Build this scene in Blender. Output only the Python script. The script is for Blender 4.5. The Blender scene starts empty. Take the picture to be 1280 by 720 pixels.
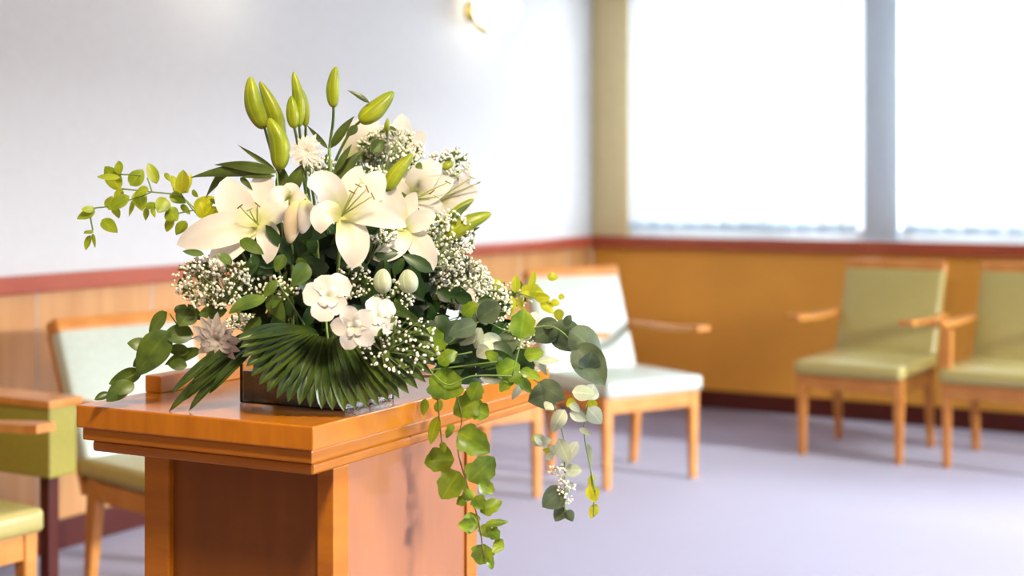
import bpy, bmesh, math, random
from mathutils import Vector, Matrix, Quaternion
random.seed(11)
S = bpy.context.scene
COL = S.collection
PI = math.pi

# ------------------------------------------------------------------ camera frame
FPX, HZ, EYE = 1850.0, 228.0, 1.368
YAW = math.radians(29.8)
R = Vector((math.cos(YAW), math.sin(YAW), 0))
F = Vector((-math.sin(YAW), math.cos(YAW), 0))
UP = Vector((0, 0, 1))
def W(r, d, z=0.0):            # room point from "metres right of / ahead of the camera position"
    v = R*r + F*d
    return Vector((v.x, v.y, z))
def P(x, y, d):
    return W((x-640)/FPX*d, d, EYE-(y-HZ)/FPX*d)

# ------------------------------------------------------------------ materials
MAT = {}
def base_mat(name):
    m = bpy.data.materials.new(name); m.use_nodes = True
    nt = m.node_tree; b = nt.nodes['Principled BSDF']
    MAT[name] = m
    return m, nt, b
def ramp(nt, fac, stops):
    r = nt.nodes.new('ShaderNodeValToRGB')
    cr = r.color_ramp
    while len(cr.elements) < len(stops): cr.elements.new(0.5)
    for e, (p, c) in zip(cr.elements, stops):
        e.position = p; e.color = (*c, 1)
    nt.links.new(fac, r.inputs[0])
    return r.outputs[0]
def coords(nt, scale, kind='Object'):
    tc = nt.nodes.new('ShaderNodeTexCoord'); mp = nt.nodes.new('ShaderNodeMapping')
    mp.inputs['Scale'].default_value = scale
    nt.links.new(tc.outputs[kind], mp.inputs[0])
    return mp.outputs[0]
def noise(nt, vec, scale, detail=4, rough=.5):
    n = nt.nodes.new('ShaderNodeTexNoise')
    n.inputs['Scale'].default_value = scale; n.inputs['Detail'].default_value = detail
    n.inputs['Roughness'].default_value = rough
    nt.links.new(vec, n.inputs['Vector'])
    return n.outputs['Fac']
def bump(nt, b, fac, strength, dist=.01):
    n = nt.nodes.new('ShaderNodeBump'); n.inputs['Strength'].default_value = strength
    n.inputs['Distance'].default_value = dist
    nt.links.new(fac, n.inputs['Height']); nt.links.new(n.outputs[0], b.inputs['Normal'])
def wood(name, dark, light, rough=.3, scale=(1.2, 1.2, 14), coat=.3):
    m, nt, b = base_mat(name)
    v = coords(nt, scale)
    f = noise(nt, v, 3.0, 6, .6)
    c = ramp(nt, f, [(.3, dark), (.7, light)])
    nt.links.new(c, b.inputs['Base Color'])
    b.inputs['Roughness'].default_value = rough
    b.inputs['Coat Weight'].default_value = coat; b.inputs['Specular IOR Level'].default_value = .35; b.inputs['Coat Roughness'].default_value = .15
    bump(nt, b, f, .05)
    return m
def plain(name, col, rough=.6, var=.06, nscale=30, bmp=.0, spec=.5, metal=0.0, sheen=0.0):
    m, nt, b = base_mat(name)
    v = coords(nt, (1, 1, 1)); f = noise(nt, v, nscale, 3)
    lo = tuple(max(0, k*(1-var)) for k in col); hi = tuple(min(1, k*(1+var)) for k in col)
    nt.links.new(ramp(nt, f, [(.3, lo), (.7, hi)]), b.inputs['Base Color'])
    b.inputs['Roughness'].default_value = rough
    b.inputs['Specular IOR Level'].default_value = spec
    b.inputs['Metallic'].default_value = metal
    if sheen: b.inputs['Sheen Weight'].default_value = sheen
    if bmp: bump(nt, b, f, bmp)
    return m
def petal_mat(name, base, tip, mid=None, trans=.35):
    # base colour runs from the throat to the tip, with a green-yellow midrib
    m, nt, b = base_mat(name)
    uv = nt.nodes.new('ShaderNodeUVMap'); sp = nt.nodes.new('ShaderNodeSeparateXYZ')
    nt.links.new(uv.outputs[0], sp.inputs[0])
    c = ramp(nt, sp.outputs[1], [(0.0, base), (.38, tip)])
    if mid:
        ma = nt.nodes.new('ShaderNodeMath'); ma.operation = 'SUBTRACT'; ma.inputs[1].default_value = .5
        nt.links.new(sp.outputs[0], ma.inputs[0])
        ab = nt.nodes.new('ShaderNodeMath'); ab.operation = 'ABSOLUTE'; nt.links.new(ma.outputs[0], ab.inputs[0])
        mk = ramp(nt, ab.outputs[0], [(.0, (.55,)*3), (.12, (0,)*3)])
        ml = nt.nodes.new('ShaderNodeMath'); ml.operation = 'MULTIPLY'
        inv = ramp(nt, sp.outputs[1], [(0.1, (1,)*3), (.75, (0,)*3)])
        nt.links.new(mk, ml.inputs[0]); nt.links.new(inv, ml.inputs[1])
        mx = nt.nodes.new('ShaderNodeMix'); mx.data_type = 'RGBA'
        nt.links.new(ml.outputs[0], mx.inputs[0]); nt.links.new(c, mx.inputs[6])
        mx.inputs[7].default_value = (*mid, 1); c = mx.outputs[2]
    nt.links.new(c, b.inputs['Base Color'])
    b.inputs['Roughness'].default_value = .5
    b.inputs['Specular IOR Level'].default_value = .3
    tr = nt.nodes.new('ShaderNodeBsdfTranslucent'); nt.links.new(c, tr.inputs[0])
    ms = nt.nodes.new('ShaderNodeMixShader'); ms.inputs[0].default_value = trans
    nt.links.new(b.outputs[0], ms.inputs[1]); nt.links.new(tr.outputs[0], ms.inputs[2])
    nt.links.new(ms.outputs[0], nt.nodes['Material Output'].inputs[0])
    wv = noise(nt, coords(nt, (1, 1, 1)), 40, 3); bump(nt, b, wv, .12, .004)
    return m
def leaf_mat(name, c0, c1, rough=.4, trans=.25, vein=.75):
    m, nt, b = base_mat(name)
    f = noise(nt, coords(nt, (1, 1, 1)), 24, 3)
    c = ramp(nt, f, [(.38, c0), (.62, c1)])
    uv = nt.nodes.new('ShaderNodeUVMap'); sp = nt.nodes.new('ShaderNodeSeparateXYZ')
    nt.links.new(uv.outputs[0], sp.inputs[0])
    ma = nt.nodes.new('ShaderNodeMath'); ma.operation = 'SUBTRACT'; ma.inputs[1].default_value = .5
    nt.links.new(sp.outputs[0], ma.inputs[0])
    ab = nt.nodes.new('ShaderNodeMath'); ab.operation = 'ABSOLUTE'; nt.links.new(ma.outputs[0], ab.inputs[0])
    mk = ramp(nt, ab.outputs[0], [(.0, (1.35*vein+.3,)*3), (.06, (1, 1, 1))])
    mx = nt.nodes.new('ShaderNodeMix'); mx.data_type = 'RGBA'; mx.blend_type = 'MULTIPLY'
    mx.inputs[0].default_value = 1
    nt.links.new(c, mx.inputs[6]); nt.links.new(mk, mx.inputs[7])
    nt.links.new(mx.outputs[2], b.inputs['Base Color'])
    b.inputs['Roughness'].default_value = rough
    tr = nt.nodes.new('ShaderNodeBsdfTranslucent'); nt.links.new(mx.outputs[2], tr.inputs[0])
    ms = nt.nodes.new('ShaderNodeMixShader'); ms.inputs[0].default_value = trans
    nt.links.new(b.outputs[0], ms.inputs[1]); nt.links.new(tr.outputs[0], ms.inputs[2])
    nt.links.new(ms.outputs[0], nt.nodes['Material Output'].inputs[0])
    return m

wood('honey_wood', (.42, .125, .005), (.54, .18, .008), .34, (1.5, 1.5, 9), .08)
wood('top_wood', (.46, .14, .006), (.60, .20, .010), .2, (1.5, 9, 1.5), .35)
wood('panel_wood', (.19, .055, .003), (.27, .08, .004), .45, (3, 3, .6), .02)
wood('chair_wood', (.60, .215, .035), (.74, .31, .07), .35, (4, 4, 4), .3)
wood('rail_wood', (.36, .06, .03), (.46, .09, .04), .32, (1, 1, 1), .9)
wood('wainscot_wood', (.55, .25, .08), (.68, .36, .14), .38, (5, 5, .5), .6)
wood('panel_wood_lit', (.33, .115, .04), (.42, .16, .058), .4, (3, 3, .6), .4)  # panel wood again, window light on the stand's right face put into the colour
wood('skirting_wood', (.07, .008, .004), (.10, .012, .006), .5, (1, 1, 1), .05)
plain('wall_white', (.66, .665, .66), .75, .02)
plain('wall_tan', (.86, .70, .38), .7, .03)
plain('wall_ochre', (.86, .40, .055), .5, .05, 3)
plain('ceiling_white', (.60, .57, .52), .8, .02)
plain('olive_vinyl', (.50, .42, .12), .35, .05, 60, .05, .6)
plain('cabinet_olive', (.36, .31, .045), .5, .05, 60, .05, .5)
plain('olive_vinyl_lit', (.56, .63, .53), .4, .05, 60, .05, .6)  # olive vinyl again, with light and window reflection put into the colour
for _k in ('olive_vinyl', 'olive_vinyl_lit'):
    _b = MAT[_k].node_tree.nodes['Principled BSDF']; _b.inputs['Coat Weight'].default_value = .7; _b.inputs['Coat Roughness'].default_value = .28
plain('frame_white', (.85, .87, .88), .4, .02)
plain('pillar_grey', (.62, .73, .83), .5, .02)
plain('foam', (.10, .075, .035), .9, .3, 80, .3)
plain('blind_weight', (.42, .55, .66), .5, .03)
plain('brass', (.55, .42, .10), .3, .05, 20, 0, .5, .9)
plain('lily_stem', (.16, .26, .05), .45, .15)
plain('dark_stem', (.05, .09, .02), .5, .2)
plain('brown_stem', (.18, .12, .04), .6, .2)
plain('anther', (.22, .13, .03), .8, .2, 90)
plain('stigma', (.45, .50, .12), .5, .1)
plain('gyp_white', (.88, .85, .66), .6, .08, 50)
plain('gyp_stem', (.20, .28, .10), .6, .2)
plain('bell_green', (.62, .68, .22), .5, .1)
petal_mat('lily_white', (.66, .68, .20), (.86, .81, .72), (.62, .70, .22))
petal_mat('lily_bell', (.70, .62, .26), (.80, .66, .42), (.50, .52, .16), .25)
petal_mat('bloom_white', (.78, .80, .50), (.88, .84, .76), None)
petal_mat('bloom_grey', (.50, .44, .30), (.66, .60, .52), None, .2)
leaf_mat('bud_green', (.24, .31, .012), (.38, .43, .02), .38, .2, .9)
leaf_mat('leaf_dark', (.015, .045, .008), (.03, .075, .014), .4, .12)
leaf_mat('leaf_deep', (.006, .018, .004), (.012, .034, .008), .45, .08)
leaf_mat('leaf_mid', (.055, .105, .012), (.13, .20, .025), .38, .25)
leaf_mat('leaf_long', (.045, .075, .010), (.09, .13, .018), .38, .2)
leaf_mat('leaf_grey', (.06, .095, .045), (.12, .165, .08), .5, .15)
leaf_mat('leaf_pale', (.50, .58, .38), (.66, .70, .50), .5, .3)
leaf_mat('leaf_bright', (.22, .31, .012), (.42, .50, .02), .4, .35)
leaf_mat('leaf_yellow', (.45, .50, .015), (.64, .62, .03), .4, .4)
leaf_mat('leaf_round', (.12, .22, .012), (.27, .38, .02), .38, .3)
leaf_mat('palm_green', (.032, .062, .010), (.075, .12, .018), .36, .15, 1.1)

# carpet
m, nt, b = base_mat('carpet')
v = coords(nt, (1, 1, 1))
n1 = noise(nt, v, 220, 2); n2 = noise(nt, v, 1.3, 3)
mx = nt.nodes.new('ShaderNodeMix'); mx.data_type = 'RGBA'; mx.inputs[0].default_value = .3
nt.links.new(ramp(nt, n1, [(.3, (.17, .155, .27)), (.7, (.26, .24, .38))]), mx.inputs[6])
nt.links.new(ramp(nt, n2, [(.3, (.19, .175, .29)), (.7, (.23, .21, .34))]), mx.inputs[7])
nt.links.new(mx.outputs[2], b.inputs['Base Color']); b.inputs['Roughness'].default_value = .6
b.inputs['Sheen Weight'].default_value = .3; bump(nt, b, n1, .3, .003)
# glass
m, nt, b = base_mat('vase_glass')
b.inputs['Base Color'].default_value = (.95, .93, .88, 1); b.inputs['Roughness'].default_value = .02
b.inputs['Transmission Weight'].default_value = 1; b.inputs['IOR'].default_value = 1.45
m, nt, b = base_mat('vase_water')
b.inputs['Base Color'].default_value = (.62, .46, .30, 1); b.inputs['Roughness'].default_value = .05
b.inputs['Transmission Weight'].default_value = .85; b.inputs['IOR'].default_value = 1.2
def thin_glass(name):
    m, nt, b = base_mat(name)
    t = nt.nodes.new('ShaderNodeBsdfTransparent'); t.inputs[0].default_value = (.96, .98, 1, 1)
    g = nt.nodes.new('ShaderNodeBsdfGlossy'); g.inputs['Roughness'].default_value = .02
    ms = nt.nodes.new('ShaderNodeMixShader'); ms.inputs[0].default_value = .06
    nt.links.new(t.outputs[0], ms.inputs[1]); nt.links.new(g.outputs[0], ms.inputs[2])
    nt.links.new(ms.outputs[0], nt.nodes['Material Output'].inputs[0])
thin_glass('pane_glass')
# blind fabric
m, nt, b = base_mat('blind_fabric')
f = noise(nt, coords(nt, (1, 1, 1)), 60, 2)
c = ramp(nt, f, [(.3, (.84, .87, .88)), (.7, (.90, .92, .92))])
nt.links.new(c, b.inputs['Base Color']); b.inputs['Roughness'].default_value = .7
tr = nt.nodes.new('ShaderNodeBsdfTranslucent'); nt.links.new(c, tr.inputs[0])
ms = nt.nodes.new('ShaderNodeMixShader'); ms.inputs[0].default_value = .36
nt.links.new(b.outputs[0], ms.inputs[1]); nt.links.new(tr.outputs[0], ms.inputs[2])
nt.links.new(ms.outputs[0], nt.nodes['Material Output'].inputs[0])
def glow(name, col, st):
    m, nt, b = base_mat(name)
    b.inputs['Base Color'].default_value = (.9, .9, .88, 1)
    b.inputs['Emission Color'].default_value = (*col, 1); b.inputs['Emission Strength'].default_value = st
glow('lamp_glow', (1, .92, .74), 3.4)
glow('fill_glow', (1, .76, .48), 12)  # emission of the added fill fixtures

# ------------------------------------------------------------------ mesh helpers
def link(name, bm, mat, parent=None, smooth=False, mats=None):
    bmesh.ops.recalc_face_normals(bm, faces=bm.faces[:]) if not smooth == 'sheet' else None
    me = bpy.data.meshes.new(name); bm.to_mesh(me); bm.free()
    for mm in (mats or [mat]): me.materials.append(MAT[mm])
    if smooth:
        for p in me.polygons: p.use_smooth = True
    o = bpy.data.objects.new(name, me); COL.objects.link(o)
    if parent is not None: o.parent = parent
    return o
def new(): return bmesh.new()
def box(bm, x0, x1, y0, y1, z0, z1, bev=0.0, seg=2, mi=0, M=None):
    vs = [bm.verts.new(p) for p in ((x0,y0,z0),(x1,y0,z0),(x1,y1,z0),(x0,y1,z0),(x0,y0,z1),(x1,y0,z1),(x1,y1,z1),(x0,y1,z1))]
    fs = [bm.faces.new([vs[i] for i in q]) for q in ((3,2,1,0),(4,5,6,7),(0,1,5,4),(1,2,6,5),(2,3,7,6),(3,0,4,7))]
    for f in fs: f.material_index = mi
    if bev > 0:
        es = list({e for f in fs for e in f.edges})
        r = bmesh.ops.bevel(bm, geom=es, offset=bev, segments=seg, affect='EDGES', profile=.6)
        vs = list({v for f in r['faces'] for v in f.verts} | {v for v in vs if v.is_valid})
    if M is not None:
        for v in vs: v.co = M @ v.co
    return vs
def hexa(bm, lo, hi, bev=0.0):
    """eight-corner solid: lo = four corners at the bottom, hi = four above"""
    vs = [bm.verts.new(p) for p in list(lo)+list(hi)]
    fs = [bm.faces.new([vs[i] for i in q]) for q in ((3,2,1,0),(4,5,6,7),(0,1,5,4),(1,2,6,5),(2,3,7,6),(3,0,4,7))]
    if bev:
        bmesh.ops.bevel(bm, geom=list({e for f in fs for e in f.edges}), offset=bev, segments=2, affect='EDGES')
def tube(bm, pts, r0, r1=None, n=6):
    r1 = r0 if r1 is None else r1
    pts = [Vector(p) for p in pts]; rings = []
    for i, p in enumerate(pts):
        t = (pts[min(i+1, len(pts)-1)] - pts[max(i-1, 0)]).normalized()
        a = t.orthogonal().normalized() if i == 0 else (a - t*a.dot(t)).normalized()
        bb = t.cross(a); r = r0 + (r1-r0)*i/(len(pts)-1)
        rings.append([bm.verts.new(p + (a*math.cos(2*PI*k/n) + bb*math.sin(2*PI*k/n))*r) for k in range(n)])
    for i in range(len(rings)-1):
        for k in range(n):
            bm.faces.new((rings[i][k], rings[i][(k+1)%n], rings[i+1][(k+1)%n], rings[i+1][k]))
    bm.faces.new(rings[0][::-1]); bm.faces.new(rings[-1])
def bez(ps, n):
    ps = [Vector(p) for p in ps]; out = []
    for i in range(n+1):
        t = i/n
        q = ps[:]
        while len(q) > 1: q = [q[k].lerp(q[k+1], t) for k in range(len(q)-1)]
        out.append(q[0])
    return out
def smooth_path(ps, n=5):      # through every point
    ps = [Vector(p) for p in ps]
    if len(ps) < 3: return bez(ps, n)
    out = []
    for i in range(len(ps)-1):
        p0 = ps[max(i-1, 0)]; p1 = ps[i]; p2 = ps[i+1]; p3 = ps[min(i+2, len(ps)-1)]
        for k in range(n):
            t = k/n
            out.append(.5*((2*p1)+(p2-p0)*t+(2*p0-5*p1+4*p2-p3)*t*t+(3*p1-p0-3*p2+p3)*t**3))
    out.append(ps[-1]); return out
def prof_leaf(s):   return math.sin(PI*min(1, s**.8))**.75 if 0 < s < 1 else 0
def prof_petal(s):  return max(0.0, (math.sin(PI*(.10+.90*s)**1.15)))**.62 if s < 1 else 0
def prof_round(s):  return math.sqrt(max(0, 1-(2*s-1)**2))**.85
def prof_vine(s):   return (math.sin(PI*min(1, s**.72)))**.55*(1-.12*math.sin(s*17)) if 0 < s < 1 else 0
def prof_lance(s):  return (math.sin(PI*s**.7))**1.0 if 0 < s < 1 else 0
def prof_ruffle(s): return (min(1, .25+1.5*s))*math.sqrt(max(0, 1-max(0, (s-.55)/.45)**2.6))
def blade(bm, pts, width, nrm, prof=prof_leaf, cup=.15, ns=10, nv=4, wave=0.0, path=None, fold=0.0, mi=0):
    """a curved leaf or petal: centre line, half-width profile, cupped across, waved at the rim"""
    uvl = bm.loops.layers.uv.verify()
    c = path or (smooth_path(pts, max(2, ns//(len(pts)-1))) if len(pts) > 3 else bez(pts, ns))
    n_ = len(c)-1; rows = []; ph = random.uniform(0, 6)
    nrm = Vector(nrm).normalized()
    for i, p in enumerate(c):
        s = i/n_
        t = (c[min(i+1, n_)] - c[max(i-1, 0)]).normalized()
        nn = nrm - t*nrm.dot(t)
        nn = nn.normalized() if nn.length > 1e-4 else t.orthogonal().normalized()
        sd = t.cross(nn); w = .5*width*prof(s)
        w = max(w, width*.012)
        row = []
        for k in range(nv+1):
            v = 2*k/nv-1
            h = cup*w*(v*v) + fold*w*abs(v)
            h += wave*width*math.sin(s*9+ph+v*1.3)*abs(v)*.5
            row.append((bm.verts.new(p + sd*(w*v) + nn*h), (k/nv, s)))
        rows.append(row)
    for i in range(n_):
        for k in range(nv):
            q = (rows[i][k], rows[i][k+1], rows[i+1][k+1], rows[i+1][k])
            f = bm.faces.new([a[0] for a in q]); f.material_index = mi; f.smooth = True
            for l, a in zip(f.loops, q): l[uvl].uv = a[1]
def empty(name, loc=(0, 0, 0), rz=0.0):
    o = bpy.data.objects.new(name, None); COL.objects.link(o)
    o.location = loc; o.rotation_euler = (0, 0, rz); o.empty_display_size = .1
    return o
def tag(o, label=None, cat=None, group=None, kind=None):
    if label: o['label'] = label
    if cat: o['category'] = cat
    if group: o['group'] = group
    if kind: o['kind'] = kind
    return o
def structure(name, bm, mat, mats=None):
    o = link(name, bm, mat, mats=mats); o['kind'] = 'structure'; return o

# ------------------------------------------------------------------ room
XL, XR, YB, YF, ZC = -4.217, 3.6, 8.386, -2.6, 2.75
RT, RB = 1.032, .965           # rail top and bottom
bm = new(); box(bm, XL-.2, XR+.2, YF-.2, YB+.2, -.1, 0); structure('floor', bm, 'carpet')
bm = new(); box(bm, XL-.2, XR+.2, YF-.2, YB+.2, ZC, ZC+.1); structure('ceiling', bm, 'ceiling_white')
# left wall: white above the rail, wood panelling below
bm = new()
box(bm, XL-.15, XL, YF-.15, YB+.15, RB+.03, ZC, mi=0)
yy = YF-.15
while yy < YB:
    box(bm, XL-.15, XL, yy, min(yy+.5992, YB), 0, RB+.03, .003, 1, mi=1); yy += .6
structure('wall_left', bm, None, ['wall_white', 'wainscot_wood'])
# back wall with the window opening
WX0, WX1, WZ0, WZ1 = -3.966, 3.0, RT, 2.58
bm = new()
box(bm, XL, WX0, YB, YB+.15, RB+.03, ZC, mi=0)
box(bm, WX1, XR+.15, YB, YB+.15, RB+.03, ZC, mi=0)
box(bm, WX0, WX1, YB, YB+.15, WZ1, ZC, mi=0)
box(bm, XL, XR+.15, YB, YB+.15, 0, RB+.03, mi=1)
structure('wall_back', bm, None, ['wall_tan', 'wall_ochre'])
# right wall with a wide clear window, and the wall behind the camera
RY0, RY1, RZ0, RZ1 = .4, 6.9, .6, 2.5
bm = new()
box(bm, XR, XR+.15, YF-.15, RY0, 0, ZC); box(bm, XR, XR+.15, RY1, YB+.15, 0, ZC)
box(bm, XR, XR+.15, RY0, RY1, 0, RZ0); box(bm, XR, XR+.15, RY0, RY1, RZ1, ZC)
structure('wall_right', bm, 'wall_tan')
bm = new(); box(bm, XL, XR, YF-.15, YF, 0, ZC); structure('wall_front', bm, 'wainscot_wood')
# rails and baseboards
bm = new(); box(bm, XL, XL+.035, YF, YB-.035, RB, RT, .006); structure('trim_1', bm, 'rail_wood')
bm = new(); box(bm, XL, XR, YB-.045, YB, RB-.005, RT, .006); structure('trim_2', bm, 'rail_wood')
bm = new(); box(bm, XL, XL+.02, YF, YB-.02, 0, .11, .004); structure('baseboard_left', bm, 'skirting_wood')
bm = new(); box(bm, XL, XR, YB-.02, YB, 0, .11, .004); structure('baseboard_back', bm, 'skirting_wood')
# back window: frame, pillar between the two blinds, panes
bm = new()
fy0, fy1 = YB+.03, YB+.10
box(bm, WX0, WX1, fy0, fy1, WZ0, WZ0+.07, .005); box(bm, WX0, WX1, fy0, fy1, WZ1-.06, WZ1, .005)
for x in (WX0, -3.1, -1.3, -.3, .7, 1.7, WX1-.06): box(bm, x, x+.06, fy0, fy1, WZ0+.07, WZ1-.06, .004)
win = structure('window_1', bm, 'frame_white')
bm = new(); box(bm, -2.47, -2.27, YB-.005, YB+.12, WZ0, WZ1, .004)
link('mullion', bm, 'pillar_grey', win)
bm = new(); box(bm, WX0+.06, WX1-.06, YB+.06, YB+.066, WZ0+.07, WZ1-.06)
link('pane', bm, 'pane_glass', win)
bm = new(); box(bm, WX0, WX1, YB-.03, YB+.03, WZ0-.012, WZ0+.004, .003)
link('window_sill', bm, 'frame_white', win)
bm = new()
for y in [RY0+(RY1-RY0)*k/5 for k in range(6)]: box(bm, XR+.03, XR+.1, y-.03, y+.03, RZ0, RZ1, .004)
box(bm, XR+.03, XR+.1, RY0, RY1, RZ0, RZ0+.06, .004); box(bm, XR+.03, XR+.1, RY0, RY1, RZ1-.06, RZ1, .004)
w2 = structure('window_2', bm, 'frame_white')
bm = new(); box(bm, XR+.06, XR+.066, RY0, RY1, RZ0+.05, RZ1-.05); link('pane', bm, 'pane_glass', w2)

# vertical blinds
def blind(x0, x1, label, ang):
    root = empty('vertical_blind', ((x0+x1)/2, YB-.0, WZ1-.02))
    tag(root, label, 'blind', 'vertical blinds in the back window')
    cx = (x0+x1)/2
    bm = new(); box(bm, x0-cx, x1-cx, -.03, .0, -.03, .0, .003); link('head_rail', bm, 'frame_white', root)
    n = max(2, int((x1-x0)/.112)); first = None
    zb = 1.085-(WZ1-.02)
    for i in range(n):
        x = x0+.06+(x1-x0-.12)*i/(n-1)-cx
        a = ang + random.uniform(-.07, .07)
        if first is None:
            bm = new()
            prev = None
            for k in range(7):
                u = -0.0635+.127*k/6; h = .006*(1-(u/.0635)**2)
                cur = [bm.verts.new((u, h+dy, z)) for dy, z in ((0, zb), (0, -.035), (-.0015, -.035), (-.0015, zb))]
                if prev:
                    for q in range(4): bm.faces.new((prev[q], cur[q], cur[(q+1) % 4], prev[(q+1) % 4]))
                prev = cur
            s = link('slat', bm, 'blind_fabric', root, smooth=False); first = s
            bm = new(); box(bm, -.062, .062, -.003, .004, zb-.002, zb+.035, .001); link('weight', bm, 'blind_weight', s)
        else:
            s = first.copy(); COL.objects.link(s); s.parent = root
            w = first.children[0].copy(); COL.objects.link(w); w.parent = s
        s.location = (x, -.012-.03, 0); s.rotation_euler = (0, 0, a)
    return root
blind(WX0+.03, -2.50, 'white vertical blind left of the grey pillar, beside the tan wall corner', .75)
blind(-2.24, WX1-.05, 'white vertical blind right of the grey pillar, above the two armchairs', .75)

# wall lamps on the left wall
def sconce(y, label):
    z = 2.30
    root = empty('wall_lamp', (XL, y, z)); tag(root, label, 'lamp', 'globe lamps on the white wall')
    bm = new()
    bmesh.ops.create_uvsphere(bm, u_segments=28, v_segments=18, radius=.125)
    for v in bm.verts:
        v.co.z *= .86; v.co += Vector((.17, 0, 0))
    link('lamp_shade', bm, 'lamp_glow', root, True)
    bm = new()
    tube(bm, [(0, 0, .0), (.02, 0, .0)], .055, .05, 20)
    tube(bm, smooth_path([(.02, 0, 0), (.05, -.02, -.05), (.09, -.02, -.09), (.12, -.01, -.10)], 4), .016, .03, 10)
    link('bracket', bm, 'brass', root, True)
    return root
# y from the spots where they hang
for px, lab in ((587, 'round glowing wall lamp high on the white wall, right of the tall lily buds'),
                (262, 'wall lamp at the top edge, left of the lilies, only its glow showing')):
    u = (px-640)/FPX
    d = XL/(-math.sin(YAW)+u*math.cos(YAW))
    sconce(W(u*d, d).y, lab)
# ceiling fill lights, added out of view for warm fill
def fill_light(x, y, lab):
    root = empty('ceiling_fill_light', (x, y, ZC)); tag(root, lab, 'lamp', 'added ceiling fill lights')
    bm = new(); tube(bm, [(0, 0, 0), (0, 0, -.05)], .27, .27, 32); link('rim', bm, 'frame_white', root)
    bm = new(); tube(bm, [(0, 0, -.05), (0, 0, -.075)], .25, .22, 32); link('diffuser', bm, 'fill_glow', root)
_q = W(-.05, 1.55)
for x, y in ((-.9, -1.0), (_q.x, _q.y), (-2.8, 4.2)):
    fill_light(x, y, 'added ceiling fill light, out of view')

# ------------------------------------------------------------------ armchairs
def cushion(bm, w, y0, y1, z0, z1, crown=.018, bev=.03):
    nx, ny = 8, 8
    box(bm, -w/2, w/2, y0, y1, z0, z1, bev, 4)
    bmesh.ops.subdivide_edges(bm, edges=[e for e in bm.edges if e.calc_length() > .2], cuts=5, use_grid_fill=True)
    cy = (y0+y1)/2; hy = (y1-y0)/2
    for v in bm.verts:
        if v.co.z > (z0+z1)/2:
            k = max(0, 1-(v.co.x/(w/2))**2)*max(0, 1-((v.co.y-cy)/hy)**2)
            v.co.z += crown*k
def make_chair(vinyl, label, arm_post=False, back=None):
    root = empty('armchair'); tag(root, label, 'chair', 'low wooden armchairs along the walls')
    LX, LY = .245, .25
    wd = 'chair_wood'
    for sx in (-1, 1):
        bm = new()
        top = .66 if (arm_post and sx == -1) else .41
        hexa(bm, [(sx*LX-.016, -LY-.016, 0), (sx*LX+.016, -LY-.016, 0), (sx*LX+.016, -LY+.016, 0), (sx*LX-.016, -LY+.016, 0)],
                 [(sx*LX-.025, -LY-.022, top), (sx*LX+.025, -LY-.022, top), (sx*LX+.025, -LY+.028, top), (sx*LX-.025, -LY+.028, top)], .004)
        link('leg', bm, wd, root)
        bm = new()
        hexa(bm, [(sx*LX-.016, LY+.03, 0), (sx*LX+.016, LY+.03, 0), (sx*LX+.016, LY+.065, 0), (sx*LX-.016, LY+.065, 0)],
                 [(sx*LX-.022, LY-.03, .41), (sx*LX+.022, LY-.03, .41), (sx*LX+.022, LY+.03, .41), (sx*LX-.022, LY+.03, .41)], .004)
        link('leg', bm, wd, root)
    bm = new()
    box(bm, -LX+.02, LX-.02, -LY-.016, -LY+.012, .335, .405, .004)
    box(bm, -LX+.02, LX-.02, LY-.012, LY+.016, .335, .405, .004)
    for sx in (-1, 1): box(bm, sx*LX-.014, sx*LX+.014, -LY+.02, LY-.02, .335, .405, .004)
    link('seat_frame', bm, wd, root)
    bm = new(); cushion(bm, .55, -LY-.05, LY+.08, .408, .478, .02, .028); link('seat', bm, vinyl, root, True)
    # backrest: reclined padded slab
    def lean(z): return LY+.05+(z-.45)*.42
    M = Matrix.Translation((0, LY+.05, .45)) @ Matrix.Rotation(-math.atan(.42), 4, 'X')
    bm = new(); box(bm, -.265, .265, -.02, .045, .0, .50, .02, 3)
    bmesh.ops.subdivide_edges(bm, edges=[e for e in bm.edges if e.calc_length() > .2], cuts=5, use_grid_fill=True)
    for v in bm.verts:
        if v.co.y < .0: v.co.y -= .016*max(0, 1-(v.co.x/.265)**2)*max(0, 1-((v.co.z-.25)/.25)**2)
        v.co = M @ v.co
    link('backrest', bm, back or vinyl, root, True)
    bm = new(); box(bm, -.268, .268, -.024, .05, .485, .54, .012, 3, M=M); link('top_rail', bm, wd, root)
    # frame uprights behind the pad and the cantilevered arms
    bm = new()
    for sx in (-1, 1): box(bm, sx*.235-.02, sx*.235+.02, .045, .075, -.09, .50, .004, 2, M=M)
    box(bm, -.22, .22, .047, .07, .34, .40, .003, 2, M=M)
    link('back_frame', bm, wd, root)
    for sx in (-1, 1):
        bm = new(); x = sx*.275
        yb = lean(.68)
        prof = [(yb+.03, .020), (yb-.1, .022), (0.0, .028), (-.12, .04), (-.24, .048), (-.285, .036)]
        lo = []; hi = []
        for y, hw in prof:
            zt = .685+.018*max(0, (-y))/.28
            th = .04
            ring = [bm.verts.new((x+sx*.012-hw, y, zt-th*.6)), bm.verts.new((x+sx*.012+hw, y, zt-th*.6)),
                    bm.verts.new((x+sx*.012+hw*.95, y, zt)), bm.verts.new((x+sx*.012-hw*.95, y, zt))]
            if lo:
                for k in range(4): bm.faces.new((lo[k], ring[k], ring[(k+1) % 4], lo[(k+1) % 4]))
            else: bm.faces.new(ring)
            lo = ring
        bm.faces.new(lo[::-1])
        link('armrest', bm, wd, root)
    return root
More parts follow.
